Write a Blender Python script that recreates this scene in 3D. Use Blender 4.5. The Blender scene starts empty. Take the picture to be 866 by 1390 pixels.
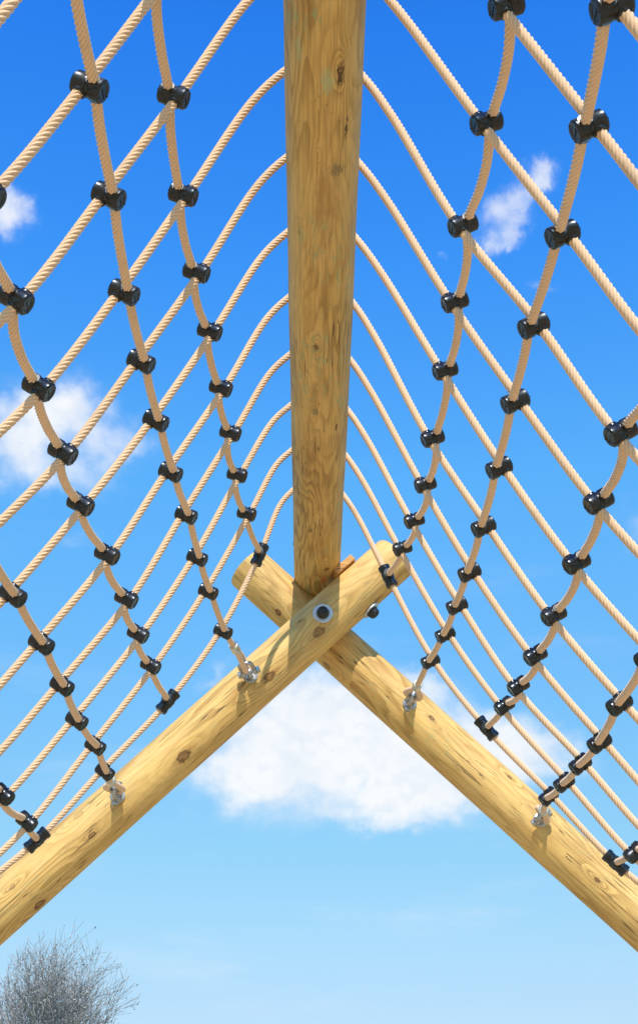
import bpy, math, random
import numpy as np
from mathutils import Vector, Matrix

random.seed(11)
RNG = np.random.default_rng(5)
SC = bpy.context.scene
COL = SC.collection
R = math.radians

# ----------------------------------------------------------------- measures (metres)
RIDGE_Z = 3.085          # ridge beam axis above the ground
BEAM_R = 0.07
POLE_R = 0.07
ROPE_R = 0.0080
ROW_Y0 = 3.227           # hoop rope nearest to the crossed poles
ROW_S = 0.2183           # spacing of the hoop ropes along the ridge
ROWS = 13
SUN_EL = 47.0

# net nodes: GRID[column][row] = (x, z) of the clamp on the hoop rope of that row;
# positive columns hang down the west flank, negative ones the east flank
GRID = {
    1: [(-0.1646, 2.9313), (-0.1841, 2.9382), (-0.1983, 2.9280), (-0.2029, 2.9123), (-0.2115, 2.8891), (-0.2206, 2.8778), (-0.2297, 2.8505), (-0.2357, 2.8399), (-0.2329, 2.8433), (-0.2329, 2.8433), (-0.2329, 2.8433), (-0.2329, 2.8433), (-0.2329, 2.8433)],
    2: [(-0.2482, 2.7046), (-0.2733, 2.7176), (-0.2844, 2.7031), (-0.2927, 2.6992), (-0.3062, 2.6810), (-0.3139, 2.6676), (-0.3171, 2.6513), (-0.3194, 2.6338), (-0.3164, 2.6410), (-0.3127, 2.6338), (-0.3127, 2.6338), (-0.3127, 2.6338), (-0.3127, 2.6338)],
    3: [(-0.3880, 2.5151), (-0.4037, 2.5220), (-0.4090, 2.5112), (-0.4091, 2.4987), (-0.4208, 2.4941), (-0.4402, 2.4871), (-0.4359, 2.4677), (-0.4368, 2.4524), (-0.4304, 2.4538), (-0.4261, 2.4500), (-0.4042, 2.4711), (-0.4042, 2.4711), (-0.4042, 2.4711)],
    4: [(-0.5270, 2.3283), (-0.5200, 2.3216), (-0.5290, 2.3071), (-0.5260, 2.3036), (-0.5304, 2.3045), (-0.5431, 2.3050), (-0.5471, 2.2914), (-0.5510, 2.2772), (-0.5446, 2.2786), (-0.5403, 2.2748), (-0.5184, 2.2959), (-0.5184, 2.2959), (-0.5184, 2.2959)],
    5: [(-0.6830, 2.1638), (-0.6604, 2.1434), (-0.6704, 2.1416), (-0.6674, 2.1382), (-0.6718, 2.1390), (-0.6846, 2.1396), (-0.6886, 2.1259), (-0.6925, 2.1117), (-0.6861, 2.1131), (-0.6817, 2.1093), (-0.6598, 2.1305), (-0.6598, 2.1305), (-0.6598, 2.1305)],
    6: [(-0.8389, 1.9994), (-0.8008, 1.9651), (-0.8119, 1.9762), (-0.8089, 1.9727), (-0.8133, 1.9736), (-0.8261, 1.9741), (-0.8301, 1.9605), (-0.8339, 1.9463), (-0.8275, 1.9477), (-0.8232, 1.9439), (-0.8013, 1.9650), (-0.8013, 1.9650), (-0.8013, 1.9650)],
    -1: [(0.1949, 2.8686), (0.2122, 2.8403), (0.2256, 2.8045), (0.2341, 2.7794), (0.2321, 2.7665), (0.2395, 2.7869), (0.2372, 2.7862), (0.2292, 2.7774), (0.2436, 2.7914), (0.2456, 2.7926), (0.2456, 2.7926), (0.2456, 2.7926), (0.2456, 2.7926)],
    -2: [(0.2916, 2.6236), (0.3094, 2.6048), (0.3158, 2.5829), (0.3203, 2.5618), (0.3250, 2.5577), (0.3294, 2.5669), (0.3303, 2.5716), (0.3298, 2.5720), (0.3390, 2.5733), (0.3365, 2.5677), (0.3193, 2.5365), (0.3193, 2.5365), (0.3193, 2.5365)],
    -3: [(0.4316, 2.4468), (0.4410, 2.4218), (0.4418, 2.3883), (0.4458, 2.3727), (0.4485, 2.3672), (0.4548, 2.3721), (0.4534, 2.3768), (0.4451, 2.3756), (0.4543, 2.3769), (0.4518, 2.3713), (0.4345, 2.3402), (0.4345, 2.3402), (0.4345, 2.3402)],
    -4: [(0.5673, 2.2677), (0.5661, 2.2364), (0.5622, 2.2105), (0.5594, 2.1864), (0.5550, 2.1868), (0.5613, 2.1917), (0.5599, 2.1964), (0.5516, 2.1952), (0.5608, 2.1964), (0.5583, 2.1909), (0.5410, 2.1597), (0.5410, 2.1597), (0.5410, 2.1597)],
    -5: [(0.7207, 2.1117), (0.7091, 2.0763), (0.7052, 2.0503), (0.7024, 2.0262), (0.6980, 2.0267), (0.7043, 2.0315), (0.7029, 2.0363), (0.6946, 2.0351), (0.7038, 2.0363), (0.7013, 2.0307), (0.6840, 1.9996), (0.6840, 1.9996), (0.6840, 1.9996)],
    -6: [(0.8742, 1.9558), (0.8521, 1.9161), (0.8482, 1.8902), (0.8455, 1.8661), (0.8410, 1.8665), (0.8473, 1.8714), (0.8459, 1.8761), (0.8376, 1.8749), (0.8468, 1.8762), (0.8443, 1.8706), (0.8271, 1.8394), (0.8271, 1.8394), (0.8271, 1.8394)],
}


def row_y(i):
    return ROW_Y0 - i * ROW_S

# colour correction of the clear sky by elevation (position = elevation / 90 degrees)
SKY_TINT = [(0.0, (0.95, 1.1, 1.15)), (0.087, (1.267, 1.323, 1.343)), (0.114, (1.353, 1.53, 1.468)), (0.159, (1.308, 1.793, 1.698)), (0.331, (0.95, 2.425, 3.03)), (0.436, (0.523, 2.116, 3.683)), (0.54, (0.3, 1.751, 3.798)), (0.64, (0.25, 1.2, 2.7)), (1.0, (0.3, 0.8, 1.5))]

# ----------------------------------------------------------------- shader helpers
class NT:
    """small expression builder over a node tree"""
    def __init__(self, tree):
        self.t = tree
        self.t.nodes.clear()
    def new(self, kind, **kw):
        n = self.t.nodes.new(kind)
        for k, v in kw.items():
            setattr(n, k, v)
        return n
    def link(self, a, b):
        self.t.links.new(a, b)
    def put(self, sock, v):
        if isinstance(v, bpy.types.NodeSocket):
            self.link(v, sock)
        else:
            sock.default_value = v
    def m(self, op, a, b=None, c=None, clamp=False):
        n = self.new('ShaderNodeMath', operation=op)
        n.use_clamp = clamp
        self.put(n.inputs[0], a)
        if b is not None: self.put(n.inputs[1], b)
        if c is not None: self.put(n.inputs[2], c)
        return n.outputs[0]
    def smooth(self, v, lo, hi, t0=0.0, t1=1.0):
        n = self.new('ShaderNodeMapRange', interpolation_type='SMOOTHSTEP')
        self.put(n.inputs[0], v)
        self.put(n.inputs[1], lo); self.put(n.inputs[2], hi)
        n.inputs[3].default_value = t0; n.inputs[4].default_value = t1
        return n.outputs[0]
    def mix(self, f, a, b, mode='MIX'):
        n = self.new('ShaderNodeMix', data_type='RGBA', blend_type=mode)
        self.put(n.inputs[0], f)
        for s, v in ((n.inputs[6], a), (n.inputs[7], b)):
            self.put(s, v if isinstance(v, bpy.types.NodeSocket) else (*v, 1.0))
        return n.outputs[2]
    def noise(self, vec, scale, detail=3.0, rough=0.55, dist=0.0):
        n = self.new('ShaderNodeTexNoise')
        if vec is not None: self.link(vec, n.inputs['Vector'])
        n.inputs['Scale'].default_value = scale
        n.inputs['Detail'].default_value = detail
        n.inputs['Roughness'].default_value = rough
        n.inputs['Distortion'].default_value = dist
        return n.outputs[0]
    def mapping(self, vec, loc=(0, 0, 0), rot=(0, 0, 0), scale=(1, 1, 1)):
        n = self.new('ShaderNodeMapping')
        self.link(vec, n.inputs[0])
        n.inputs[1].default_value = loc
        n.inputs[2].default_value = rot
        n.inputs[3].default_value = scale
        return n.outputs[0]
    def sep(self, vec):
        n = self.new('ShaderNodeSeparateXYZ')
        self.link(vec, n.inputs[0])
        return n.outputs
    def ramp(self, v, stops, interp='LINEAR'):
        n = self.new('ShaderNodeValToRGB')
        cr = n.color_ramp
        cr.interpolation = interp
        while len(cr.elements) < len(stops):
            cr.elements.new(0.5)
        for e, (p, c) in zip(cr.elements, stops):
            e.position = p
            e.color = (*c, 1.0)
        self.put(n.inputs[0], v)
        return n.outputs[0]

def material(name):
    mt = bpy.data.materials.new(name)
    mt.use_nodes = True
    nt = NT(mt.node_tree)
    b = nt.new('ShaderNodeBsdfPrincipled')
    o = nt.new('ShaderNodeOutputMaterial')
    nt.link(b.outputs[0], o.inputs[0])
    return mt, nt, b

def bump(nt, b, h, strength, dist):
    n = nt.new('ShaderNodeBump')
    n.inputs['Strength'].default_value = strength
    n.inputs['Distance'].default_value = dist
    nt.put(n.inputs['Height'], h)
    nt.link(n.outputs[0], b.inputs['Normal'])

def wood_material(name, seed, knots, light=(0.76, 0.475, 0.150), dark=(0.46, 0.25, 0.065), green=0.4, smudges=(), RINGS=17.0, fibre=0.24, stain=0.30):
    """turned softwood: the log runs along local X; knots = (x, y, z, radius, darkness)"""
    mt, nt, b = material(name)
    co = nt.new('ShaderNodeTexCoord').outputs['Object']
    off = (seed * 3.17, seed * 1.31, seed * 2.23)
    p1 = nt.mapping(co, loc=off, scale=(1.1, 7.0, 7.0))
    field = nt.m('MULTIPLY', nt.noise(p1, 1.0, 1.5, 0.45), 1.0)
    p2 = nt.mapping(co, loc=off, scale=(3.5, 20.0, 20.0))
    field = nt.m('MULTIPLY_ADD', nt.noise(p2, 1.0, 2.0, 0.5), 0.16, field)
    core = None
    rim = halo = None
    for (kx, ky, kz, kr, kd) in knots:
        st = 1.5
        d = nt.mapping(co, loc=(-kx / st, -ky, -kz), scale=(1 / st, 1, 1))
        n = nt.new('ShaderNodeVectorMath', operation='LENGTH')
        nt.link(d, n.inputs[0])
        L = n.outputs['Value']
        # growth rings swerve round the knot
        d2 = nt.mapping(co, loc=(-kx / 3.4, -ky, -kz), scale=(1 / 3.4, 1, 1))
        n2 = nt.new('ShaderNodeVectorMath', operation='LENGTH')
        nt.link(d2, n2.inputs[0])
        w = nt.m('DIVIDE', n2.outputs['Value'], kr * 2.2)
        g = nt.m('POWER', 2.718, nt.m('MULTIPLY', nt.m('MULTIPLY', w, w), -1.0))
        field = nt.m('MULTIPLY_ADD', g, 0.05 + 14.0 * kr, field)
        ln = nt.m('ADD', L, nt.m('MULTIPLY_ADD', nt.noise(nt.mapping(co, scale=(70, 100, 100)), 1.0, 3, 0.6), kr * 1.5, -kr * 0.75))
        c = nt.m('MULTIPLY', nt.smooth(ln, kr * 0.85, kr * 1.2, 1.0, 0.0), min(1.0, kd * 1.25))
        rk = nt.m('MULTIPLY', c, nt.m('MULTIPLY_ADD', nt.m('SINE', nt.m('MULTIPLY', ln, 1100.0)), 0.12, 0.88))
        core = rk if core is None else nt.m('MAXIMUM', core, rk)
        q = nt.m('MULTIPLY', nt.smooth(nt.m('DIVIDE', ln, kr), 0.2, 1.0), nt.smooth(ln, kr * 1.2, kr * 1.3, 1.0, 0.0))
        rim = q if rim is None else nt.m('MAXIMUM', rim, q)
        hl = nt.m('MULTIPLY', nt.smooth(n2.outputs['Value'], kr * 0.55, kr * 1.5, 1.0, 0.0), min(1.0, kd * 1.2))
        halo = hl if halo is None else nt.m('MAXIMUM', halo, hl)
    fr = nt.m('FRACT', nt.m('MULTIPLY', field, RINGS))
    late = nt.m('MULTIPLY', nt.smooth(fr, 0.25, 0.88), nt.smooth(fr, 0.9, 0.985, 1.0, 0.0))
    fade = nt.smooth(nt.noise(nt.mapping(co, loc=off, scale=(2.2, 9, 9)), 1.0, 2), 0.32, 0.60, 0.25, 1.0)
    late = nt.m('MULTIPLY', late, fade)
    col = nt.mix(nt.m('MULTIPLY', late, 0.80), light, dark)
    # broad warm and pale patches left by the debarking
    pat = nt.noise(nt.mapping(co, loc=off, scale=(3, 14, 14)), 1.0, 3, 0.6)
    col = nt.mix(nt.smooth(pat, 0.42, 0.66, 0.0, 0.5), col, (light[0] * 1.06, light[1] * 1.1, light[2] * 1.3))
    pat2 = nt.noise(nt.mapping(co, loc=(off[1], off[2], off[0]), scale=(4, 20, 20)), 1.0, 4, 0.65)
    col = nt.mix(nt.smooth(pat2, 0.5, 0.72, 0.0, 0.58), col, (dark[0] * 0.92, dark[1] * 0.82, dark[2] * 0.75))
    # fibre streaks
    fib = nt.noise(nt.mapping(co, loc=off, scale=(9, 260, 260)), 1.0, 3, 0.6)
    col = nt.mix(nt.smooth(fib, 0.40, 0.70, 0.0, fibre), col, (dark[0] * 0.8, dark[1] * 0.75, dark[2] * 0.7))
    # weathered brown stains
    pat3 = nt.noise(nt.mapping(co, loc=(off[2], off[1], off[0]), scale=(2.2, 9, 9)), 1.0, 5, 0.7)
    col = nt.mix(nt.smooth(pat3, 0.50, 0.70, 0.0, stain), col, (dark[0] * 0.80, dark[1] * 0.78, dark[2] * 0.9))
    dirt = nt.noise(nt.mapping(co, loc=(off[1], off[0], 2), scale=(14, 60, 60)), 1.0, 5, 0.75)
    col = nt.mix(nt.m('MULTIPLY', nt.smooth(dirt, 0.54, 0.66, 0.0, 0.38), nt.smooth(pat3, 0.44, 0.6)), col, (0.17, 0.105, 0.045))
    # green bloom of the preservative, mostly near the knots
    gr = nt.noise(nt.mapping(co, loc=off, scale=(22, 75, 75)), 1.0, 5, 0.75)
    grl = nt.noise(nt.mapping(co, loc=(off[2], 0, 0), scale=(2.6, 6, 6)), 1.0, 1)
    gm = nt.m('MULTIPLY', nt.smooth(gr, 0.50, 0.68), nt.smooth(grl, 0.47, 0.62, 0.0, green))
    col = nt.mix(gm, col, (0.34, 0.37, 0.17))
    # drying checks along the grain
    ck = nt.noise(nt.mapping(co, loc=off, scale=(2.4, 80, 80)), 1.0, 2, 0.5)
    cl = nt.noise(nt.mapping(co, loc=(off[1], 0, 5), scale=(4, 10, 10)), 1.0, 1)
    chk = nt.m('MULTIPLY', nt.smooth(nt.m('ABSOLUTE', nt.m('SUBTRACT', ck, 0.5)), 0.005, 0.016, 1.0, 0.0), nt.smooth(cl, 0.47, 0.60, 0.0, 0.85))
    col = nt.mix(chk, col, (0.13, 0.07, 0.025))
    # small dark specks
    sp = nt.noise(nt.mapping(co, loc=off, scale=(70, 150, 150)), 1.0, 2, 0.6)
    spl = nt.noise(nt.mapping(co, loc=(3, off[0], 1), scale=(8, 16, 16)), 1.0, 1)
    col = nt.mix(nt.m('MULTIPLY', nt.smooth(sp, 0.68, 0.74), nt.smooth(spl, 0.5, 0.62, 0.0, 0.8)), col, (0.10, 0.06, 0.03))
    for (kx, ky, kz, sx, sr, colr, amt) in smudges:
        d = nt.mapping(co, loc=(-kx / sx, -ky / sr, -kz / sr), scale=(1 / sx, 1 / sr, 1 / sr))
        n = nt.new('ShaderNodeVectorMath', operation='LENGTH')
        nt.link(d, n.inputs[0])
        ln = nt.m('ADD', n.outputs['Value'], nt.m('MULTIPLY_ADD', nt.noise(nt.mapping(co, scale=(60, 200, 200)), 1.0, 4, 0.75), 3.4, -1.7))
        col = nt.mix(nt.smooth(ln, 0.35, 1.0, amt, 0.0), col, colr)
    if core is not None:
        kn = nt.noise(nt.mapping(co, scale=(150, 190, 190)), 1.0, 3, 0.6)
        kc = nt.mix(nt.smooth(rim, 0.25, 0.95), (0.34, 0.165, 0.055), (0.075, 0.028, 0.011))
        kc = nt.mix(nt.smooth(kn, 0.42, 0.66, 0.0, 0.75), kc, (0.06, 0.025, 0.011))
        col = nt.mix(nt.m('MULTIPLY', nt.smooth(halo, 0.0, 1.0, 0.0, 0.45), nt.smooth(kn, 0.3, 0.7, 0.5, 1.0)), col, (dark[0] * 0.8, dark[1] * 0.7, dark[2] * 0.7))
        col = nt.mix(core, col, kc)
    nt.link(col, b.inputs['Base Color'])
    b.inputs['Roughness'].default_value = 0.62
    b.inputs['Specular IOR Level'].default_value = 0.25
    h = nt.m('MULTIPLY_ADD', fib, 0.5, nt.m('MULTIPLY', late, 0.35))
    h = nt.m('SUBTRACT', h, nt.m('MULTIPLY', chk, 1.4))
    if core is not None:
        h = nt.m('SUBTRACT', h, nt.m('MULTIPLY', core, 0.5))
    bump(nt, b, h, 0.5, 0.002)
    return mt

def rope_material():
    mt, nt, b = material('twisted_rope')
    uv = nt.new('ShaderNodeUVMap').outputs[0]
    co = nt.new('ShaderNodeTexCoord').outputs['Object']
    base = nt.mix(nt.noise(co, 5.0, 3), (0.80, 0.515, 0.295), (0.89, 0.61, 0.375))
    # yarn lines inside each strand
    yn = nt.noise(nt.mapping(uv, scale=(60, 36, 1)), 1.0, 2)
    col = nt.mix(nt.smooth(yn, 0.38, 0.7, 0.0, 0.35), base, (0.60, 0.36, 0.17))
    # darker between strands: v runs 0..1 across each strand
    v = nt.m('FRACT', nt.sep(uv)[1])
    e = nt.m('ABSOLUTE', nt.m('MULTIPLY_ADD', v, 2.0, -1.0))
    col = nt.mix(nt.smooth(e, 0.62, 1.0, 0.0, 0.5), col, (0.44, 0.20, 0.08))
    oi = nt.new('ShaderNodeObjectInfo').outputs['Random']
    col = nt.mix(nt.smooth(oi, 0.0, 1.0, 0.0, 0.22), col, (0.62, 0.40, 0.22))
    grime = nt.noise(nt.mapping(co, scale=(1, 1, 1)), 14.0, 4, 0.65)
    col = nt.mix(nt.smooth(grime, 0.54, 0.74, 0.0, 0.30), col, (0.36, 0.25, 0.15))
    nt.link(col, b.inputs['Base Color'])
    b.inputs['Roughness'].default_value = 0.6
    b.inputs['Specular IOR Level'].default_value = 0.3
    b.inputs['Sheen Weight'].default_value = 0.15
    bump(nt, b, yn, 0.5, 0.0006)
    return mt

def plastic_material(name, c=0.012, rough=0.3):
    mt, nt, b = material(name)
    co = nt.new('ShaderNodeTexCoord').outputs['Object']
    n = nt.noise(co, 90.0, 3)
    col = nt.mix(n, (c * 0.8, c * 0.8, c * 0.8), (c * 1.4, c * 1.35, c * 1.3))
    dust = nt.noise(co, 38.0, 4, 0.7)
    col = nt.mix(nt.smooth(dust, 0.6, 0.8, 0.0, 0.09), col, (0.14, 0.12, 0.095))
    oi = nt.new('ShaderNodeObjectInfo').outputs['Random']
    col = nt.mix(nt.m('MULTIPLY', oi, 0.025), col, (0.20, 0.18, 0.16))
    nt.link(col, b.inputs['Base Color'])
    nt.put(b.inputs['Roughness'], nt.m('MULTIPLY_ADD', oi, 0.12, nt.smooth(dust, 0.35, 0.7, rough - 0.08, rough + 0.2)))
    bump(nt, b, nt.noise(co, 160.0, 2), 0.12, 0.0006)
    return mt

def steel_material(name, base=(0.62, 0.62, 0.60), rough=0.36):
    mt, nt, b = material(name)
    co = nt.new('ShaderNodeTexCoord').outputs['Object']
    n = nt.noise(co, 70.0, 4, 0.6)
    nt.link(nt.mix(n, tuple(v * 0.75 for v in base), base), b.inputs['Base Color'])
    b.inputs['Metallic'].default_value = 0.9
    nt.put(b.inputs['Roughness'], nt.smooth(n, 0.3, 0.7, rough - 0.08, rough + 0.14))
    bump(nt, b, nt.noise(co, 190.0, 2), 0.15, 0.0006)
    return mt

# ----------------------------------------------------------------- mesh helpers
class MB:
    """collects shapes into one mesh"""
    def __init__(self):
        self.v = []; self.f = []
    def add(self, verts, faces, M=None):
        o = len(self.v)
        for p in verts:
            q = Vector(p)
            self.v.append(tuple(M @ q) if M is not None else tuple(q))
        self.f += [tuple(o + k for k in f) for f in faces]
    def lathe(self, prof, seg=32, M=None):
        """prof = (x along axis, radius) pairs, closed with caps where radius is 0 or by a fan"""
        vs = []; fs = []
        for (x, r) in prof:
            for k in range(seg):
                a = 2 * math.pi * k / seg
                vs.append((x, r * math.cos(a), r * math.sin(a)))
        n = len(prof)
        for i in range(n - 1):
            for k in range(seg):
                k2 = (k + 1) % seg
                fs.append((i * seg + k, i * seg + k2, (i + 1) * seg + k2, (i + 1) * seg + k))
        fs.append(tuple(reversed(range(seg))))
        fs.append(tuple(range((n - 1) * seg, n * seg)))
        # consistent outward direction is fixed on build
        self.add(vs, fs, M)
    def tube(self, pts, r, seg=12, closed=False):
        pts = [Vector(p) for p in pts]
        n = len(pts)
        T = []
        for i in range(n):
            a = pts[(i - 1) % n] if (closed or i > 0) else pts[i]
            c = pts[(i + 1) % n] if (closed or i < n - 1) else pts[i]
            T.append((c - a).normalized())
        N = T[0].orthogonal().normalized()
        vs = []; fs = []
        for i in range(n):
            N = (N - T[i] * N.dot(T[i])).normalized()
            Bn = T[i].cross(N)
            rr = r[i] if isinstance(r, (list, tuple)) else r
            for k in range(seg):
                a = 2 * math.pi * k / seg
                vs.append(pts[i] + (N * math.cos(a) + Bn * math.sin(a)) * rr)
        for i in range(n if closed else n - 1):
            j = (i + 1) % n
            for k in range(seg):
                k2 = (k + 1) % seg
                fs.append((i * seg + k, i * seg + k2, j * seg + k2, j * seg + k))
        if not closed:
            fs.append(tuple(reversed(range(seg))))
            fs.append(tuple(range((n - 1) * seg, n * seg)))
        self.add(vs, fs)
    def box(self, lo, hi, M=None):
        x0, y0, z0 = lo; x1, y1, z1 = hi
        vs = [(x0, y0, z0), (x1, y0, z0), (x1, y1, z0), (x0, y1, z0), (x0, y0, z1), (x1, y0, z1), (x1, y1, z1), (x0, y1, z1)]
        self.add(vs, [(3, 2, 1, 0), (4, 5, 6, 7), (0, 1, 5, 4), (1, 2, 6, 5), (2, 3, 7, 6), (3, 0, 4, 7)], M)
    def mesh(self, name, mat, smooth=True, angle=35):
        me = bpy.data.meshes.new(name)
        me.from_pydata(self.v, [], self.f)
        me.validate()
        import bmesh
        bm = bmesh.new(); bm.from_mesh(me)
        bmesh.ops.recalc_face_normals(bm, faces=bm.faces)
        bm.to_mesh(me); bm.free()
        me.materials.append(mat)
        if smooth:
            me.shade_smooth()
            try:
                me.set_sharp_from_angle(angle=R(angle))
            except Exception:
                pass
        return me
    def build(self, name, mat, parent=None, smooth=True, angle=35, M=None):
        return link(name, self.mesh(name, mat, smooth, angle), parent, M)

def link(name, me, parent=None, M=None):
    o = bpy.data.objects.new(name, me)
    COL.objects.link(o)
    if parent is not None:
        o.parent = parent
    if M is not None:
        o.matrix_world = M if parent is None else M
        o.matrix_local = M                      # every parent chain here has an identity world matrix
    return o

def empty(name, label, cat, loc=(0, 0, 0)):
    o = bpy.data.objects.new(name, None)
    COL.objects.link(o)
    o.location = loc
    o.empty_display_size = 0.2
    o['label'] = label
    o['category'] = cat
    return o

def frame(origin, x, up=(0, 0, 1)):
    """matrix whose X axis runs along x"""
    X = Vector(x).normalized()
    U = Vector(up)
    Y = U.cross(X)
    if Y.length < 1e-4:
        Y = Vector((0, 1, 0)).cross(X)
    Y.normalize()
    Z = X.cross(Y)
    M = Matrix((X, Y, Z)).transposed().to_4x4()
    M.translation = Vector(origin)
    return M

# ----------------------------------------------------------------- ropes
def catmull(P, n=24):
    """centripetal Catmull-Rom through P (k x 3), natural ends"""
    P = np.asarray(P, float)
    P = np.vstack([2 * P[0] - P[1], P, 2 * P[-1] - P[-2]])
    out = []
    for k in range(1, len(P) - 2):
        p0, p1, p2, p3 = P[k - 1], P[k], P[k + 1], P[k + 2]
        t0 = 0.0
        t1 = t0 + np.linalg.norm(p1 - p0) ** 0.5
        t2 = t1 + np.linalg.norm(p2 - p1) ** 0.5
        t3 = t2 + np.linalg.norm(p3 - p2) ** 0.5
        t = np.linspace(t1, t2, n, endpoint=False)[:, None]
        A1 = (t1 - t) / (t1 - t0) * p0 + (t - t0) / (t1 - t0) * p1
        A2 = (t2 - t) / (t2 - t1) * p1 + (t - t1) / (t2 - t1) * p2
        A3 = (t3 - t) / (t3 - t2) * p2 + (t - t2) / (t3 - t2) * p3
        B1 = (t2 - t) / (t2 - t0) * A1 + (t - t0) / (t2 - t0) * A2
        B2 = (t3 - t) / (t3 - t1) * A2 + (t - t1) / (t3 - t1) * A3
        out.append((t2 - t) / (t2 - t1) * B1 + (t - t1) / (t2 - t1) * B2)
    return np.vstack(out + [P[-2][None]])

def resample(C, step):
    d = np.linalg.norm(np.diff(C, axis=0), axis=1)
    s = np.concatenate([[0], np.cumsum(d)])
    n = max(4, int(s[-1] / step))
    q = np.linspace(0, s[-1], n)
    return np.stack([np.interp(q, s, C[:, k]) for k in range(3)], 1), q

STRANDS, PER = 6, 6
def rope_mesh(name, C, mat, r=ROPE_R, step=0.0038, lay=3.5, phase=0.0, closed=False):
    """laid rope of six strands swept along the polyline C"""
    P, s = resample(np.asarray(C, float), step)
    n = len(P)
    T = np.gradient(P, axis=0)
    T /= np.linalg.norm(T, axis=1)[:, None]
    N = np.empty_like(P)
    a = np.cross(T[0], [0.3, 0.2, 0.93]); a /= np.linalg.norm(a)
    for i in range(n):
        a = a - T[i] * (a @ T[i]); a /= np.linalg.norm(a)
        N[i] = a
    B = np.cross(T, N)
    m = STRANDS * PER
    phi = np.arange(m) * 2 * math.pi / m
    w = (phi + math.pi / STRANDS) % (2 * math.pi / STRANDS) - math.pi / STRANDS
    c, rs = 2 / 3, 1 / 3
    rad = c * np.cos(w) + np.sqrt(np.maximum(rs ** 2 - (c * np.sin(w)) ** 2, 0))
    rad = np.maximum(rad, 0.82) * r
    ang = phi[None, :] + (phase + 2 * math.pi * s / (lay * 2 * r))[:, None]
    V = P[:, None, :] + rad[None, :, None] * (np.cos(ang)[..., None] * N[:, None, :] + np.sin(ang)[..., None] * B[:, None, :])
    V = V.reshape(-1, 3)
    i, k = np.meshgrid(np.arange(n - 1), np.arange(m), indexing='ij')
    k2 = (k + 1) % m
    Q = np.stack([i * m + k, i * m + k2, (i + 1) * m + k2, (i + 1) * m + k], -1).reshape(-1, 4)
    nq = len(Q)
    me = bpy.data.meshes.new(name)
    me.vertices.add(len(V)); me.vertices.foreach_set('co', V.astype(np.float32).ravel())
    loops = np.concatenate([Q.ravel(), np.arange(m)[::-1], (n - 1) * m + np.arange(m)])
    starts = np.concatenate([np.arange(nq) * 4, [nq * 4, nq * 4 + m]])
    me.loops.add(len(loops)); me.loops.foreach_set('vertex_index', loops.astype(np.int32))
    me.polygons.add(nq + 2); me.polygons.foreach_set('loop_start', starts.astype(np.int32))
    me.update(calc_edges=True)
    uvl = me.uv_layers.new(name='UVMap')
    uk = np.stack([k, k + 1, k + 1, k], -1).reshape(-1, 4) / PER + 0.5
    ui = np.stack([s[i], s[i], s[np.minimum(i + 1, n - 1)], s[np.minimum(i + 1, n - 1)]], -1).reshape(-1, 4)
    uv = np.stack([ui, uk], -1).reshape(-1, 2)
    uv = np.concatenate([uv, np.zeros((2 * m, 2))])
    uvl.data.foreach_set('uv', uv.astype(np.float32).ravel())
    me.validate()
    me.materials.append(mat)
    me.shade_smooth()
    return me

# ----------------------------------------------------------------- materials
ROPE = rope_material()
BLACK = plastic_material('black_clamp_plastic', 0.006, 0.19)
CAP = plastic_material('black_cap_plastic', 0.010, 0.24)
STEEL = steel_material('galvanised_steel', (0.50, 0.50, 0.49), 0.30)
ALU = steel_material('aluminium_ferrule', (0.74, 0.73, 0.66), 0.42)
WASHER = steel_material('zinc_washer', (0.70, 0.72, 0.74), 0.5)

# ----------------------------------------------------------------- timber frame
timber = empty('timber_frame', 'round yellow pine timber frame of one ridge beam resting on two crossed slanted poles', 'climbing frame')
timber.location = (0, 0, 0)
PA = R(44.13)
FY, BY = 3.577, 3.717
FC, BC = RIDGE_Z - 0.217, RIDGE_Z - 0.164

def log_mesh(name, length, r, mat, seed, wob=0.0016, end_bevel=0.006):
    """round log along +X from 0 to length, slightly irregular, eased ends"""
    rg = random.Random(seed)
    ph = [rg.uniform(0, 6.28) for _ in range(6)]
    seg = 72
    xs = [0.0, 0.0015, end_bevel] + list(np.linspace(0.03, length - 0.03, max(8, int(length / 0.03)))) + [length - end_bevel, length - 0.0015, length]
    mb = MB()
    vs = []; fs = []
    for x in xs:
        e = min(x, length - x)
        k = 1.0 if e >= end_bevel else 1.0 - (0.006 + 0.03 * (1 - e / end_bevel) ** 2)
        for q in range(seg):
            a = 2 * math.pi * q / seg
            rr = r * k + wob * (math.sin(2 * a + ph[0] + 1.1 * x) * 0.6 + math.sin(x * 3.1 + ph[1]) * 0.5 + math.sin(3 * a + ph[2] + 2.3 * x) * 0.35 + math.sin(x * 11 + 2 * a + ph[3]) * 0.25)
            vs.append((x, rr * math.cos(a), rr * math.sin(a)))
    n = len(xs)
    for i in range(n - 1):
        for q in range(seg):
            q2 = (q + 1) % seg
            fs.append((i * seg + q, i * seg + q2, (i + 1) * seg + q2, (i + 1) * seg + q))
    fs.append(tuple(reversed(range(seg)))); fs.append(tuple(range((n - 1) * seg, n * seg)))
    mb.add(vs, fs)
    return mb.mesh(name, mat, True, 40)

def local_knots(M, lst):
    Mi = M.inverted()
    out = []
    for (x, y, z, kr, kd) in lst:
        p = Mi @ Vector((x, y, z + RIDGE_Z))
        out.append((p.x, p.y, p.z, kr, kd))
    return out

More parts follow.
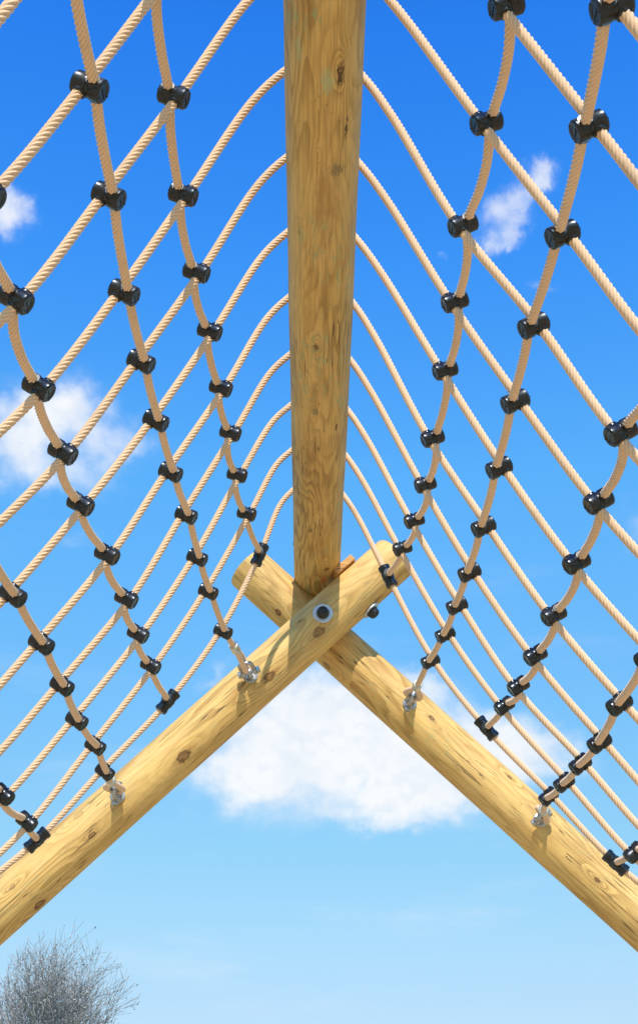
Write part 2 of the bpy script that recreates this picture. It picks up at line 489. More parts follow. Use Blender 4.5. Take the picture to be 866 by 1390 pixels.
# ridge beam
BEAM_START, BEAM_END = -0.9, 3.88
Mb = frame((0, BEAM_START, RIDGE_Z), (0, 1, 0))
bk = local_knots(Mb, [(0.027, 1.593, -0.065, 0.006, 0.95), (-0.010, 2.383, -0.069, 0.005, 0.9), (0.040, 2.723, -0.057, 0.004, 0.9),
                      (-0.012, 1.79, -0.069, 0.003, 0.0), (-0.02, 2.66, -0.067, 0.003, 0.0), (0.028, 3.505, -0.065, 0.007, 0.8),
                      (-0.045, 2.02, -0.054, 0.004, 0.25)])
Mbi = Mb.inverted()
def loc_b(x, y, z):
    p = Mbi @ Vector((x, y, z + RIDGE_Z)); return (p.x, p.y, p.z)
beam_sm = [(*loc_b(0.026, 1.605, -0.065), 0.030, 0.009, (0.035, 0.02, 0.012), 0.95),
           (*loc_b(0.040, 1.735, -0.058), 0.034, 0.004, (0.05, 0.028, 0.014), 0.9),
           (*loc_b(0.005, 1.615, -0.07), 0.035, 0.016, (0.42, 0.46, 0.24), 0.65),
           (*loc_b(-0.045, 1.56, -0.055), 0.045, 0.010, (0.42, 0.46, 0.24), 0.5),
           (*loc_b(0.025, 1.83, -0.065), 0.020, 0.020, (0.13, 0.12, 0.06), 0.6),
           (*loc_b(-0.01, 2.39, -0.069), 0.020, 0.024, (0.30, 0.34, 0.15), 0.55),
           (*loc_b(-0.012, 2.64, -0.069), 0.018, 0.012, (0.17, 0.17, 0.08), 0.7),
           (*loc_b(0.040, 2.735, -0.057), 0.014, 0.004, (0.05, 0.028, 0.014), 0.9),
           (*loc_b(-0.01, 2.55, -0.069), 0.04, 0.010, (0.33, 0.20, 0.07), 0.5),
           (*loc_b(0.020, 3.57, -0.067), 0.030, 0.012, (0.62, 0.20, 0.055), 0.9)]
BEAM_WOOD = wood_material('beam_wood', 1.0, bk, light=(0.68, 0.42, 0.130), dark=(0.33, 0.18, 0.048), green=1.0, RINGS=27.0, fibre=0.42, stain=0.25, smudges=beam_sm)
beam = link('ridge_beam', log_mesh('ridge_beam', BEAM_END - BEAM_START, BEAM_R, BEAM_WOOD, 3), timber, Mb)
beam['label'] = 'ridge beam running overhead under the net, weathered with green stains and dark knots'

# slanted poles
def slanted(sign, y, c, top_t, knots, seed, mname, smudges=()):
    d = Vector((sign * math.cos(PA), 0, math.sin(PA)))
    A = Vector((0, y, c))
    top = A + d * top_t
    foot_t = -(c + 0.25) / math.sin(PA)            # set 25 cm into the ground
    foot = A + d * foot_t
    M = frame(foot, d, (0, 1, 0))
    Mi = M.inverted()
    sm = []
    for (x, yy, z, sx, sr, colr, amt) in smudges:
        p = Mi @ Vector((x, yy, z + RIDGE_Z)); sm.append((p.x, p.y, p.z, sx, sr, colr, amt))
    mat = wood_material(mname, seed, local_knots(M, knots), green=0.45, smudges=sm)
    o = link('slanted_pole', log_mesh('slanted_pole', top_t - foot_t, POLE_R, mat, int(seed * 10)), timber, M)
    return o, d, A

pole_f, DF, AF = slanted(1, FY, FC, 0.325, [
    (-0.362, 3.519, -0.624, 0.0135, 0.75), (0.005, 3.515, -0.258, 0.013, 0.62), (-0.135, 3.515, -0.395, 0.012, 0.72),
    (-0.592, 3.515, -0.838, 0.007, 0.7), (-0.719, 3.558, -1.009, 0.012, 0.72), (-0.635, 3.516, -0.785, 0.010, 0.28),
    (-0.786, 3.507, -0.975, 0.006, 0.4), (-1.3, 3.51, -1.5, 0.012, 0.7), (-2.0, 3.52, -2.2, 0.012, 0.7)], 2.3, 'front_pole_wood')
pole_f['label'] = 'nearer slanted pole rising to the right, with galvanised washer bolt and round brown knots'
pole_b, DB, AB = slanted(-1, BY, BC, 0.30, [
    (-0.116, 3.673, -0.128, 0.008, 1.0), (0.329, 3.648, -0.467, 0.006, 0.85), (0.541, 3.658, -0.636, 0.0055, 0.85),
    (0.756, 3.649, -0.923, 0.006, 0.9), (0.030, 3.70, -0.285, 0.010, 0.5), (0.60, 3.66, -0.72, 0.004, 0.2), (0.822, 3.665, -0.895, 0.009, 0.45),
    (0.44, 3.67, -0.60, 0.004, 0.15), (1.4, 3.65, -1.5, 0.012, 0.7), (2.1, 3.65, -2.2, 0.012, 0.7)], 4.1, 'back_pole_wood')
pole_b['label'] = 'farther slanted pole rising to the left behind the other one'

# timber packer between beam and front pole
nF = Vector((-math.sin(PA), 0, math.cos(PA)))       # square to the front pole, upwards
foot_c = AF + DF * 0.151
Mp = frame(AF + nF * (POLE_R + 0.006) + DF * 0.232, DF, nF)
pk = MB()
pk.box((-0.080, -0.040, -0.008), (-0.008, 0.030, 0.013), Mp)
PACK = wood_material('packer_wood', 6.6, [], light=(0.72, 0.38, 0.12), dark=(0.50, 0.22, 0.06), green=0.0)
po = pk.build('packer_block', PACK, timber)
po['label'] = 'orange brown wooden packer wedged between beam and pole'
bv = po.modifiers.new('bevel', 'BEVEL'); bv.width = 0.003; bv.segments = 2

# bolts with washers and black dome caps
def dome_bolt(P, axis, cap_r=0.0185, washer_r=0.029, stand=0.0):
    M = frame(P, axis)
    w = MB()
    w.lathe([(0.0, washer_r * 0.98), (0.0008, washer_r), (0.0036, washer_r), (0.0046, washer_r * 0.965), (0.0050, 0.012)], 48)
    wo = w.build('washer', WASHER, timber, M=M)
    c = MB()
    r = cap_r
    c.lathe([(0.0052, r * 0.98), (0.006, r), (0.010, r), (0.0108, r * 0.93), (0.0175, r * 0.90), (0.0215, r * 0.80), (0.0240, r * 0.62), (0.0250, r * 0.46), (0.0236, r * 0.42), (0.0232, r * 0.1)], 6 * 6)
    co_ = c.build('bolt_cap', CAP, timber, M=M)
    return wo, co_

dome_bolt((0.016, FY - POLE_R - 0.001, RIDGE_Z - 0.205), (0.02, -1, -0.03))
# through bolt, square to the front pole, from below the pole to above the beam
tb = AF + DF * 0.151
dome_bolt(tb - nF * (POLE_R - 0.001), -nF)
dome_bolt(tb + nF * (0.156 + BEAM_R - 0.002), nF, washer_r=0.024)

# ----------------------------------------------------------------- rope net
net = empty('climbing_net', 'beige twisted rope climbing net with black barrel clamps draped over the ridge beam', 'rope net')

def node(j, i):
    x, z = GRID[j][i]
    return np.array([x, row_y(i), z])

def unit(v):
    return v / np.linalg.norm(v)

def tangents(j, i):
    s = 1 if j > 0 else -1
    lo, hi = max(1, abs(j) - 1), min(6, abs(j) + 1)
    tc = unit(node(s * hi, i) - node(s * lo, i))
    a, b_ = max(0, i - 1), min(ROWS - 1, i + 1)
    tl = unit(node(j, a) - node(j, b_))
    n = np.cross(tc, tl)
    n = unit(n)
    if n[2] < 0: n = -n
    return tc, tl, n

OFF = 0.0078
def cross_off(j):       # hoop rope lies inside on odd columns, outside on even ones
    return -OFF if abs(j) % 2 == 1 else OFF

# hoop ropes
for i in range(ROWS):
    y = row_y(i)
    pts = []
    ext = node(6, i) + (node(6, i) - node(5, i)) * 1.3
    pts.append(ext)
    for j in (6, 5, 4, 3, 2, 1):
        pts.append(node(j, i) + tangents(j, i)[2] * cross_off(j))
    rr = BEAM_R + ROPE_R + 0.0008
    # stiff rope: touches the top of the beam and springs away in a wide arch
    for sd_ in (1, -1):
        P1 = np.array([-sd_ * 0.0755, y, RIDGE_Z + (0.038 if sd_ > 0 else 0.022)])
        E1 = node(sd_, i)
        P2 = P1 + (E1 - P1) * 0.27 + (np.array([-0.006, 0, 0.009]) if sd_ > 0 else np.array([0.002, 0, 0.003]))
        arch = [P2, P1, np.array([-sd_ * 0.044, y, RIDGE_Z + (0.0655 if sd_ > 0 else 0.064)])]
        if sd_ > 0:
            pts += arch + [np.array([0, y + 0.002 * math.sin(i * 2.1), RIDGE_Z + rr])]
        else:
            pts += arch[::-1]
    for j in (-1, -2, -3, -4, -5, -6):
        pts.append(node(j, i) + tangents(j, i)[2] * cross_off(j))
    pts.append(node(-6, i) + (node(-6, i) - node(-5, i)) * 1.3)
    C = catmull(pts, 20)
    link('hoop_rope', rope_mesh('hoop_rope', C, ROPE, phase=i * 1.3), net)

# anchors on the poles
ANCH = {2: (-0.187, 3.507, -0.396), 4: (-0.532, 3.507, -0.736), -2: (0.267, 3.647, -0.424), -4: (0.616, 3.647, -0.760)}
ANCH[6] = (-0.84, 3.507, -1.04); ANCH[-6] = (0.93, 3.647, -1.07)
LOOP_L, FER_L = 0.105, 0.042

def teardrop(L, w, n=40):
    """closed eye of rope: starts and ends at the ferrule, in local XZ"""
    out = []
    for k in range(n + 1):
        t = k / n
        a = math.pi * (1 - 2 * t)                  # pi .. -pi
        x = L * (0.5 + 0.5 * math.cos(a)) ** 0.8
        z = w * math.sin(a) * (0.55 + 0.45 * math.cos(a)) ** 0.75 * 1.25
        out.append((x, 0.0, z))
    return out

def shackle_set(j, C0, off_n):
    A = np.array(ANCH[j]); A[2] += RIDGE_Z
    pole_axis = Vector((math.cos(PA), 0, math.sin(PA))) if j > 0 else Vector((-math.cos(PA), 0, math.sin(PA)))
    base = AF if j > 0 else AB
    t = (Vector(A) - base).dot(pole_axis)
    axis_pt = base + pole_axis * t
    out = (Vector(A) - axis_pt).normalized()
    # eye bolt stands out of the pole; the shackle hangs on it
    eye = Vector(A) + out * 0.020
    d = (eye - Vector(C0)).normalized()
    total = (eye - Vector(C0)).length
    shack = 0.050
    end = eye - d * (shack - 0.006)                # rope eye ends here
    fstart = total - shack + 0.006 - LOOP_L - FER_L
    roll = {2: 165, 4: 95, -2: 112, -4: 150, 6: 30, -6: 60}[j]
    M = frame(Vector(C0) + d * fstart, d) @ Matrix.Rotation(R(roll), 4, 'X')
    # ferrule
    f = MB()
    r0, r1 = 0.0128, 0.0095
    prof = [(0.0, r1 * 0.95), (0.0004, 0.0123), (0.0025, 0.0134), (0.006, r0), (FER_L - 0.006, r0), (FER_L - 0.0015, 0.0122), (FER_L, r1)]
    f.lathe(prof, 28)
    fo = f.build('ferrule', ALU, net, M=M)
    # rope eye
    td = [M @ Vector((p[0] + FER_L - 0.003, p[1], p[2])) for p in teardrop(LOOP_L, 0.024)]
    link('rope_eye', rope_mesh('rope_eye', np.array([tuple(p) for p in td]), ROPE, step=0.003), net)
    # thimble lining the far end of the eye
    th = MB()
    tl = [p for p in teardrop(LOOP_L - 0.009, 0.0145) if p[0] > 0.030]
    th.tube([M @ Vector((p[0] + FER_L, p[1], p[2])) for p in tl], 0.0062, 12)
    th.build('thimble', STEEL, net)
    # bow of the shackle
    Ms = frame(end, d) @ Matrix.Rotation(R(roll + 90), 4, 'X')
    sh = MB()
    w = 0.0165
    pp = []
    for k in range(13):
        a = math.pi * k / 12
        pp.append((-0.010 - 0.012 * math.sin(a), 0, w * math.cos(a)))
    pp = [(0.030, 0, w)] + [(0.012, 0, w * 1.04)] + pp + [(0.012, 0, -w * 1.04)] + [(0.030, 0, -w)]
    sh.tube([Ms @ Vector(p) for p in pp], 0.0058, 12)
    for sg in (-1, 1):                             # ears of the shackle
        sh.lathe([(-0.0055, 0.010), (-0.0045, 0.0112), (0.0045, 0.0112), (0.0055, 0.010)], 20, Ms @ Matrix.Translation((0.036, 0, sg * w)) @ Matrix.Rotation(R(90), 4, 'Y'))
    so = sh.build('shackle', STEEL, net)
    pn = MB()
    Mpn = Ms @ Matrix.Translation((0.036, 0, 0)) @ Matrix.Rotation(R(90), 4, 'Y')
    pn.lathe([(-0.026, 0.0055), (0.027, 0.0055)], 16, Mpn)
    pn.lathe([(0.0225, 0.0098), (0.023, 0.0105), (0.030, 0.0105), (0.0305, 0.0098)], 6, Mpn)
    pn.lathe([(-0.032, 0.0075), (-0.031, 0.0092), (-0.024, 0.0092), (-0.0235, 0.008)], 18, Mpn)
    pn.build('shackle_pin', STEEL, so)
    # eye bolt in the pole, belongs to the timber
    eb = MB()
    Me = frame(Vector(A) - out * 0.004, out)
    eb.lathe([(0.0, 0.019), (0.001, 0.020), (0.005, 0.020), (0.006, 0.0185), (0.0062, 0.009), (0.011, 0.0085), (0.013, 0.0075)], 28, Me)
    ring = []
    # ring stands square to the pin
    pin_dir = (Ms.to_3x3() @ Vector((0, 0, 1))).normalized()
    u = out; v = pin_dir.cross(u).normalized()
    for k in range(28):
        a = 2 * math.pi * k / 28
        ring.append(Vector(A) + out * 0.022 + (u * math.cos(a) + v * math.sin(a)) * 0.0125)
    eb.tube(ring, 0.0050, 10, closed=True)
    eb.build('eye_bolt', STEEL, timber)
    return Vector(C0) + d * (fstart + 0.004), d

# lengthwise ropes
for s in (1, -1):
    for a in range(1, 7):
        j = s * a
        odd = a % 2 == 1
        pts = []
        for i in range(ROWS - 1, -1, -1):
            tc, tl, n = tangents(j, i)
            c = node(j, i) - n * cross_off(j)
            pts.append(c)
            if i > 0:
                tc2, _, n2 = tangents(j, i - 1)
                c2 = node(j, i - 1) - n2 * cross_off(j)
                g = np.array([0, 0, -1.0]); dn = tc if tc[2] < 0 else -tc
                sag = (0.0115 if odd else 0.0035) * (0.7 + 0.6 * RNG.random())
                if odd and i == 1:
                    c2 = node(j, 0) + n2 * cross_off(j)
                    sag *= 0.3
                for t in (0.3, 0.6):
                    pts.append(c * (1 - t) + c2 * t + (dn * 0.8 + g * 0.2) * sag * (1.0 if t < 0.5 else 0.9))
        first = pts[0] + (pts[0] - pts[3]) * 0.8
        pts = [first] + pts
        if not odd:
            end, d = shackle_set(j, tuple(pts[-1]), 0)
            e = np.array(end); dd = np.array(d)
            pts.append(pts[-1] * 0.45 + e * 0.55 + np.array([0, 0, -0.002]))
            pts.append(e + dd * 0.006)
        else:
            tc, tl, n = tangents(j, 0)
            pts[-1] = node(j, 0) + n * cross_off(j) - tl * 0.006
            pts.insert(-1, node(j, 0) + n * cross_off(j) * 0.9 - tl * 0.040)
        C = catmull(pts, 16)
        link('lengthwise_rope', rope_mesh('lengthwise_rope', C, ROPE, phase=j * 0.9), net)

# clamps
HL, CR = 0.0222, 0.0166
def clamp_mesh():
    c = MB()
    prof = [(-HL + 0.0012, 0.001), (-HL + 0.0012, 0.0085), (-HL, 0.0095), (-HL, CR - 0.0026), (-HL + 0.0026, CR), (-0.0075, CR), (-0.0055, CR - 0.0014),
            (-0.0009, CR - 0.0012), (-0.0006, CR - 0.0020), (0.0006, CR - 0.0020), (0.0009, CR - 0.0012),
            (0.0055, CR - 0.0014), (0.0075, CR), (HL - 0.0026, CR), (HL, CR - 0.0026), (HL, 0.0095), (HL - 0.0012, 0.0085), (HL - 0.0012, 0.001)]
    c.lathe(prof, 44)
    for sg in (-1, 1):
        for k in range(3):                         # moulding pips and the locking lug on the end faces
            a = 2 * math.pi * k / 3 + 0.4
            M = Matrix.Translation((sg * (HL - 0.0004), 0.0125 * math.cos(a), 0.0125 * math.sin(a)))
            c.lathe([(0.0, 0.0016), (sg * 0.0012, 0.0013), (sg * 0.0015, 0.0006)], 10, M)
        c.box((min(0, sg) * 0.0010 if sg < 0 else 0, -0.0075, -0.0013), (0.0 if sg < 0 else 0.0010, 0.0075, 0.0013), Matrix.Translation((sg * (HL - 0.0012), 0, 0)))
    # collars where the ropes leave the barrel: long rope at +OFF, hoop rope at -OFF
    for sg, ax in ((1, 'Y'), (-1, 'Z')):
        for e in (-1, 1):
            M = Matrix.Translation((sg * OFF, 0, 0)) @ (Matrix.Rotation(R(90 * e), 4, 'Z') if ax == 'Y' else Matrix.Rotation(R(90 * e), 4, 'Y'))
            c.lathe([(CR - 0.006, 0.0104), (CR - 0.0006, 0.0101), (CR + 0.0004, 0.0094), (CR + 0.0004, 0.0080)], 24, M)
    return c.mesh('rope_clamp', BLACK, True, 40)

def tee_mesh():
    c = MB()
    # sleeve along local Y (hoop rope), socket towards -Z... the long rope
    r = 0.0195
    MY = Matrix.Rotation(R(90), 4, 'Z')
    c.lathe([(-0.040, 0.0115), (-0.0405, r - 0.004), (-0.0385, r), (-0.027, r), (-0.0255, r - 0.0018), (-0.012, r - 0.0018), (-0.0105, r),
             (0.0105, r), (0.012, r - 0.0018), (0.0255, r - 0.0018), (0.027, r), (0.0385, r), (0.0405, r - 0.004), (0.040, 0.0115)], 12, MY)
    MZ = Matrix.Rotation(R(90), 4, 'Y')            # local +X -> -Z
    c.lathe([(0.0, 0.0165), (0.024, 0.0165), (0.0265, 0.0152), (0.0268, 0.0100), (0.025, 0.0090)], 24, MZ)
    c.v = [(x * 0.84, y * 0.78, z * 0.84) for x, y, z in c.v]
    return c.mesh('tee_clamp', BLACK, True, 32)

CLAMP, TEE = clamp_mesh(), tee_mesh()

def clamp_matrix(j, i):
    tc, tl, n = tangents(j, i)
    # local X: towards the side the long rope runs on; local Y: long rope; local Z: hoop rope
    X = Vector(n) * (1 if cross_off(j) < 0 else -1)
    Y = Vector(tl); Y = (Y - X * Y.dot(X)).normalized()
    Z = X.cross(Y)
    w = Matrix.Rotation(R(RNG.uniform(-7, 7)), 3, 'X')
    M = (Matrix((X, Y, Z)).transposed() @ w).to_4x4()
    M.translation = Vector(node(j, i))
    return M

def tee_matrix(j):
    tc, tl, n = tangents(j, 0)
    Y = Vector(tc); Z = Vector(tl); Z = (Z - Y * Z.dot(Y)).normalized()
    X = Y.cross(Z)
    M = Matrix((X, Y, Z)).transposed().to_4x4()
    M.translation = Vector(node(j, 0) + n * cross_off(j))
    return M

SHOWN = {1: 9, 2: 10, 3: 10, 4: 7, 5: 4, -1: 10, -2: 11, -3: 9, -4: 7, -5: 4, 6: 1, -6: 1}
rest = MB()
base_v = [tuple(v.co) for v in CLAMP.vertices]
base_f = [tuple(p.vertices) for p in CLAMP.polygons]
for s in (1, -1):
    for a in range(1, 7):
        j = s * a
        for i in range(ROWS):
            if i == 0 and a % 2 == 1:
                link('tee_clamp', TEE, net, tee_matrix(j))
            elif i < SHOWN[j]:
                link('rope_clamp', CLAMP, net, clamp_matrix(j, i))
            else:
                rest.add(base_v, base_f, clamp_matrix(j, i))
ro = rest.build('rope_clamps', BLACK, net, True, 40)
ro['kind'] = 'stuff'

# ----------------------------------------------------------------- tree beyond the field
def make_tree(loc, height, seed):
    rg = random.Random(seed)
    root = empty('bare_tree', 'distant round topped tree with fine bare twigs and sparse buds below the left pole', 'tree', loc)
    mt, nt, b = material('tree_bark')
    co = nt.new('ShaderNodeTexCoord').outputs['Object']
    nt.link(nt.mix(nt.noise(co, 6, 4), (0.29, 0.26, 0.235), (0.40, 0.365, 0.335)), b.inputs['Base Color'])
    b.inputs['Roughness'].default_value = 0.9
    ml, nl, bl = material('tree_buds')
    co = nl.new('ShaderNodeTexCoord').outputs['Object']
    nl.link(nl.mix(nl.noise(co, 3, 3), (0.34, 0.335, 0.32), (0.46, 0.45, 0.42)), bl.inputs['Base Color'])
    bl.inputs['Roughness'].default_value = 0.8
    tr = MB(); tw = MB(); lf = MB()
    def rnd(v, s):
        return (v + Vector((rg.gauss(0, s), rg.gauss(0, s), rg.gauss(0, s)))).normalized()
    def leaf(p):
        s = rg.uniform(0.015, 0.035)
        a = Vector((rg.gauss(0, 1), rg.gauss(0, 1), rg.gauss(0, 1))).normalized()
        b_ = a.orthogonal().normalized()
        q = p + a * s * 0.5
        lf.add([q - a * s - b_ * s * 0.45, q + a * s - b_ * s * 0.45, q + a * s + b_ * s * 0.45, q - a * s + b_ * s * 0.45], [(0, 1, 2, 3)])
    jag = [rg.uniform(0, 6.28) for _ in range(4)]
    def out_of_crown(q):
        a = math.atan2(q.y, q.x)
        lump = 1 + 0.10 * math.sin(3 * a + jag[0] + q.z) + 0.08 * math.sin(5 * a + jag[1] - 1.7 * q.z) + rg.gauss(0, 0.05)
        x, z = math.hypot(q.x, q.y) / (0.26 * height), (q.z - 0.56 * height) / (0.36 * height)
        return x * x + z * z > lump * lump
    def grow(p, d, L, r, lvl):
        n = 4 if lvl < 3 else 3
        pts = [p]; rad = [r]
        q = p; dd = d
        for k in range(n):
            dd = rnd(dd + Vector((0, 0, 0.05)), 0.12)
            q = q + dd * (L / n)
            if lvl > 1 and out_of_crown(q):
                if k == 0:
                    return
                n = k
                break
            pts.append(q); rad.append(max(0.0048, r * (1 - 0.42 * (k + 1) / n)))
        (tr if lvl <= 1 else tw).tube(pts, rad, 8 if lvl < 2 else (5 if lvl < 4 else 3))
        if lvl >= 5:
            for _ in range(rg.choice((0, 1, 1, 2))):
                leaf(pts[rg.randint(1, n)])
            return
        kids = {0: 9, 1: 7, 2: 6, 3: 5, 4: 4}[lvl]
        for c in range(kids):
            t = rg.uniform(0.35, 1.0) if c < kids - 1 else 1.0
            k = min(n - 1, int(t * n)); f = t * n - k
            pp = pts[k].lerp(pts[k + 1], f)
            ang = rg.uniform(0, 6.283)
            sp = rg.uniform(0.35, 0.75) if c < kids - 1 else 0.15
            side = Matrix.Rotation(ang, 3, dd) @ dd.orthogonal().normalized()
            nd = (dd * math.cos(sp) + side * math.sin(sp)).normalized()
            grow(pp, nd, L * rg.uniform(0.52, 0.74), rad[k] * rg.uniform(0.48, 0.62), lvl + 1)
    grow(Vector((0, 0, 0)), Vector((0, 0, 1)), height * 0.36, height * 0.017, 0)
    # scale so the top sits at the height asked for
    top = max(v[2] for v in tw.v)
    k = height / top
    for m in (tr, tw, lf):
        m.v = [(v[0] * k, v[1] * k, v[2] * k) for v in m.v]
    def put(m, name, mat):
        me = bpy.data.meshes.new(name); me.from_pydata(m.v, [], m.f); me.materials.append(mat); me.shade_smooth()
        o = bpy.data.objects.new(name, me); COL.objects.link(o); o.parent = root
        return o
    mk, nk, bk_ = material('trunk_bark')
    ck_ = nk.new('ShaderNodeTexCoord').outputs['Object']
    nk.link(nk.mix(nk.noise(ck_, 5, 5), (0.10, 0.085, 0.07), (0.20, 0.175, 0.15)), bk_.inputs['Base Color'])
    bk_.inputs['Roughness'].default_value = 0.9
    put(tr, 'trunk', mk)
    crown = put(tw, 'crown', mt)
    put(lf, 'foliage', ml)
    return root
make_tree((-8.9, 45.0, -0.05), 10.4, 4)

# ----------------------------------------------------------------- ground
gmat, nt, b = material('sandy_ground')
co = nt.new('ShaderNodeTexCoord').outputs['Object']
d = nt.new('ShaderNodeVectorMath', operation='LENGTH'); nt.link(co, d.inputs[0])
chips = nt.noise(co, 38.0, 5, 0.7)
sand = nt.mix(chips, (0.58, 0.41, 0.225), (0.74, 0.55, 0.32))
sand = nt.mix(nt.smooth(nt.noise(co, 0.9, 4), 0.4, 0.7, 0.0, 0.35), sand, (0.40, 0.31, 0.19))
grass = nt.mix(nt.noise(co, 9.0, 5, 0.7), (0.045, 0.085, 0.018), (0.10, 0.15, 0.04))
edge = nt.m('ADD', d.outputs['Value'], nt.m('MULTIPLY', nt.noise(co, 0.6, 3), 3.0))
nt.link(nt.mix(nt.smooth(edge, 12.6, 13.2), sand, grass), b.inputs['Base Color'])
b.inputs['Roughness'].default_value = 0.95
bump(nt, b, chips, 0.6, 0.02)
g = MB()
g.add([(-1500, -1500, 0), (1500, -1500, 0), (1500, 1500, 0), (-1500, 1500, 0)], [(0, 1, 2, 3)])
go = g.build('ground', gmat, None, False)
go['kind'] = 'structure'

# ----------------------------------------------------------------- sky
world = bpy.data.worlds.new('World')
SC.world = world
world.use_nodes = True
nt = NT(world.node_tree)
bg = nt.new('ShaderNodeBackground')
wo = nt.new('ShaderNodeOutputWorld')
nt.link(bg.outputs[0], wo.inputs[0])
sky = nt.new('ShaderNodeTexSky')
sky.sky_type = 'NISHITA'
sky.sun_disc = False
sky.sun_elevation = R(SUN_EL)
sky.sun_rotation = R(180 - 1.7)       # the sun stands behind the camera
sky.altitude = 0
sky.air_density = 1.0
sky.dust_density = 0.6
sky.ozone_density = 1.6
gen = nt.new('ShaderNodeTexCoord').outputs['Generated']
sx, sy, sz = nt.sep(gen)
el = nt.m('MULTIPLY', nt.m('ARCSINE', sz), 180 / math.pi)
az = nt.m('MULTIPLY', nt.m('ARCTAN2', sx, sy), 180 / math.pi)
SKYSTR = 0.1
tint = nt.ramp(nt.m('DIVIDE', el, 90.0), SKY_TINT)
base = nt.mix(1.0, sky.outputs[0], tint, 'MULTIPLY')
base = nt.mix(1.0, base, (SKYSTR, SKYSTR, SKYSTR), 'MULTIPLY')

# clouds: (azimuth, elevation, half width, half height, weight, tilt)
CLOUDS = [(0.4, 19.4, 3.0, 2.2, 1.25, 0), (-2.6, 17.4, 2.3, 1.6, 1.0, 0), (2.6, 18.2, 3.2, 1.8, 1.1, 0), (5.6, 16.8, 2.8, 1.25, 1.0, 0),
          (9.0, 18.3, 3.0, 1.2, 0.85, -0.2), (7.4, 17.4, 2.2, 1.0, 0.4, 0), (4.5, 20.6, 2.0, 1.0, 0.6, 0), (3.0, 15.6, 2.5, 0.7, 0.5, 0), (-4.3, 21.4, 0.9, 0.4, 0.30, 0.3),
          (-12.4, 32.2, 2.0, 1.3, 0.80, 0.1), (-14.6, 30.7, 1.9, 2.0, 0.66, 0), (-9.6, 30.9, 2.3, 1.0, 0.46, 0.2), (-11.5, 29.3, 2.8, 1.0, 0.36, 0),
          (-16.4, 39.9, 1.15, 0.95, 0.75, 0), (11.3, 41.1, 1.9, 0.85, 0.54, 0.45), (13.0, 41.9, 0.8, 0.6, 0.40, 0), (10.6, 39.8, 1.5, 0.5, 0.44, 0.3),
          (7.1, 39.2, 0.6, 0.25, 0.28, 0), (12.3, 37.5, 0.7, 0.3, 0.28, 0), (-11, 26.7, 1.6, 0.5, 0.22, 0.2), (15.5, 27, 1.2, 1.0, 0.30, 0),
          (28, 24, 7, 3, 0.9, 0), (-32, 22, 8, 2.6, 0.9, 0), (45, 38, 6, 3, 0.7, 0), (-40, 42, 6, 3, 0.6, 0), (70, 20, 10, 3, 0.8, 0), (-75, 25, 10, 4, 0.8, 0)]
dens = None
cvec = nt.new('ShaderNodeCombineXYZ')
nt.link(az, cvec.inputs[0]); nt.link(el, cvec.inputs[1])
cv = cvec.outputs[0]
wx = nt.m('MULTIPLY_ADD', nt.noise(nt.mapping(cv, loc=(3, 7, 0)), 0.55, 4, 0.6), 2.6, -1.3)
wy = nt.m('MULTIPLY_ADD', nt.noise(nt.mapping(cv, loc=(17, 2, 0)), 0.55, 4, 0.6), 2.0, -1.0)
azw = nt.m('ADD', az, wx); elw = nt.m('ADD', el, wy)
def blob(ca, ce, wa, we, wt, tilt):
    da = nt.m('SUBTRACT', azw, ca); de = nt.m('SUBTRACT', elw, ce)
    if tilt:
        de = nt.m('MULTIPLY_ADD', da, -tilt, de)
    q = nt.m('ADD', nt.m('POWER', nt.m('ABSOLUTE', nt.m('DIVIDE', da, wa)), 2.0), nt.m('POWER', nt.m('ABSOLUTE', nt.m('DIVIDE', de, we)), 2.0))
    return nt.m('MULTIPLY', nt.m('POWER', 2.718, nt.m('MULTIPLY', q, -1.0)), wt)
for c in CLOUDS:
    g_ = blob(*c)
    dens = g_ if dens is None else nt.m('ADD', dens, g_)
dens = nt.m('SUBTRACT', dens, blob(2.3, 17.1, 0.6, 0.5, 0.42, 0))
fine = nt.noise(nt.mapping(cv, scale=(1, 1.3, 1)), 0.62, 6, 0.52)
dn = nt.m('ADD', dens, nt.m('MULTIPLY_ADD', fine, 0.9, -0.44))
mask = nt.m('MULTIPLY', nt.smooth(dn, -0.04, 1.02), nt.smooth(dens, 0.0, 0.46))
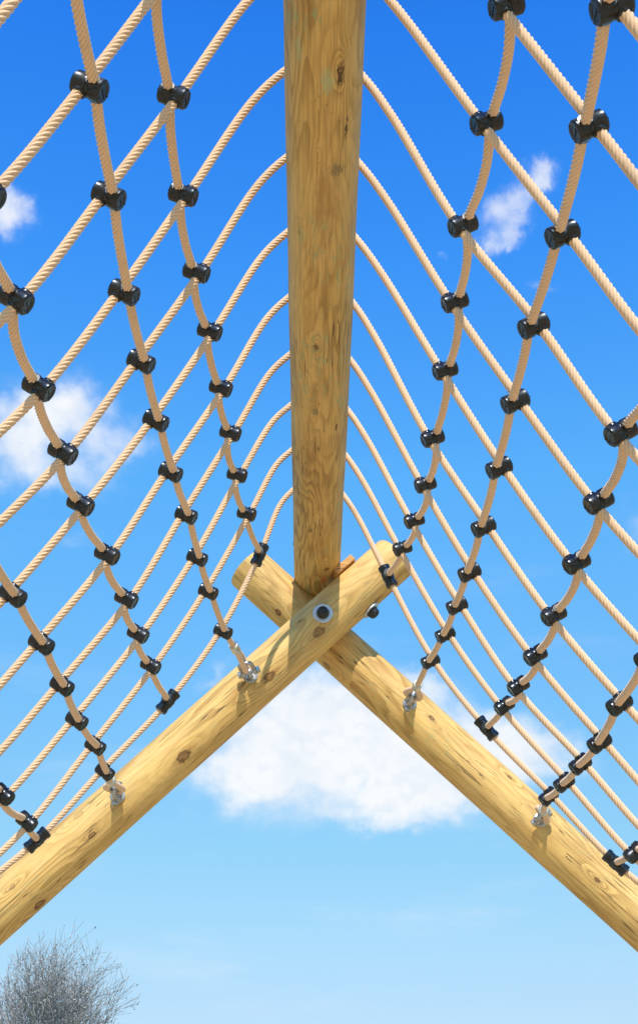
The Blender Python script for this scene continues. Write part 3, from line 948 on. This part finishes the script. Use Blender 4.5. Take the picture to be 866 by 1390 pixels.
shade = nt.smooth(nt.noise(nt.mapping(cv, loc=(4, 9, 2)), 0.42, 4, 0.6), 0.35, 0.7)
up = nt.noise(nt.mapping(cv, loc=(0, 0.55, 0), scale=(1, 1.3, 1)), 0.62, 7, 0.58)
under = nt.smooth(nt.m('SUBTRACT', up, fine), -0.03, 0.16)
ccol = nt.mix(nt.m('MULTIPLY', shade, 0.7), (0.98, 0.99, 1.0), (0.80, 0.87, 0.96))
ccol = nt.mix(nt.m('MULTIPLY', under, 0.32), ccol, (0.70, 0.79, 0.92))
base = nt.mix(nt.m('MULTIPLY', mask, 0.96), base, ccol)
# thin veils low in the sky
veil = nt.m('MULTIPLY', nt.smooth(nt.noise(nt.mapping(cv, loc=(1, 3, 0), rot=(0, 0, 0.25), scale=(0.10, 0.42, 1)), 1.0, 5, 0.6), 0.50, 0.85), nt.smooth(el, 36.0, 10.0, 0.0, 0.24))
base = nt.mix(veil, base, (0.95, 0.97, 1.0))
nt.link(base, bg.inputs[0])
bg.inputs[1].default_value = 1.0

# ----------------------------------------------------------------- sun
sd = bpy.data.lights.new('sun', 'SUN')
sd.energy = 4.7
sd.angle = R(0.53)
sd.color = (1.0, 0.965, 0.90)
so = bpy.data.objects.new('sun', sd)
COL.objects.link(so)
e = R(SUN_EL)
ray = Vector((-0.03, math.cos(e), -math.sin(e))).normalized()
so.rotation_euler = ray.to_track_quat('-Z', 'Y').to_euler()
so.location = (0, -6, 9)

# ----------------------------------------------------------------- camera
cd = bpy.data.cameras.new('camera')
cam = bpy.data.objects.new('camera', cd)
COL.objects.link(cam)
cam.location = (-0.0213, 0.0, RIDGE_Z - 1.7653)
cam.rotation_euler = (R(90 + 29.7805), 0, R(-0.4303))
cd.sensor_fit = 'VERTICAL'
cd.sensor_height = 38.5
cd.sensor_width = 24.0
cd.lens = 50.0
cd.shift_y = -45.0 / 1390.0
cd.clip_start = 0.05
cd.clip_end = 6000
SC.camera = cam

SC.view_settings.view_transform = 'Standard'
SC.view_settings.look = 'None'
SC.view_settings.exposure = 0
SC.view_settings.gamma = 1
SC.cycles.max_bounces = 8
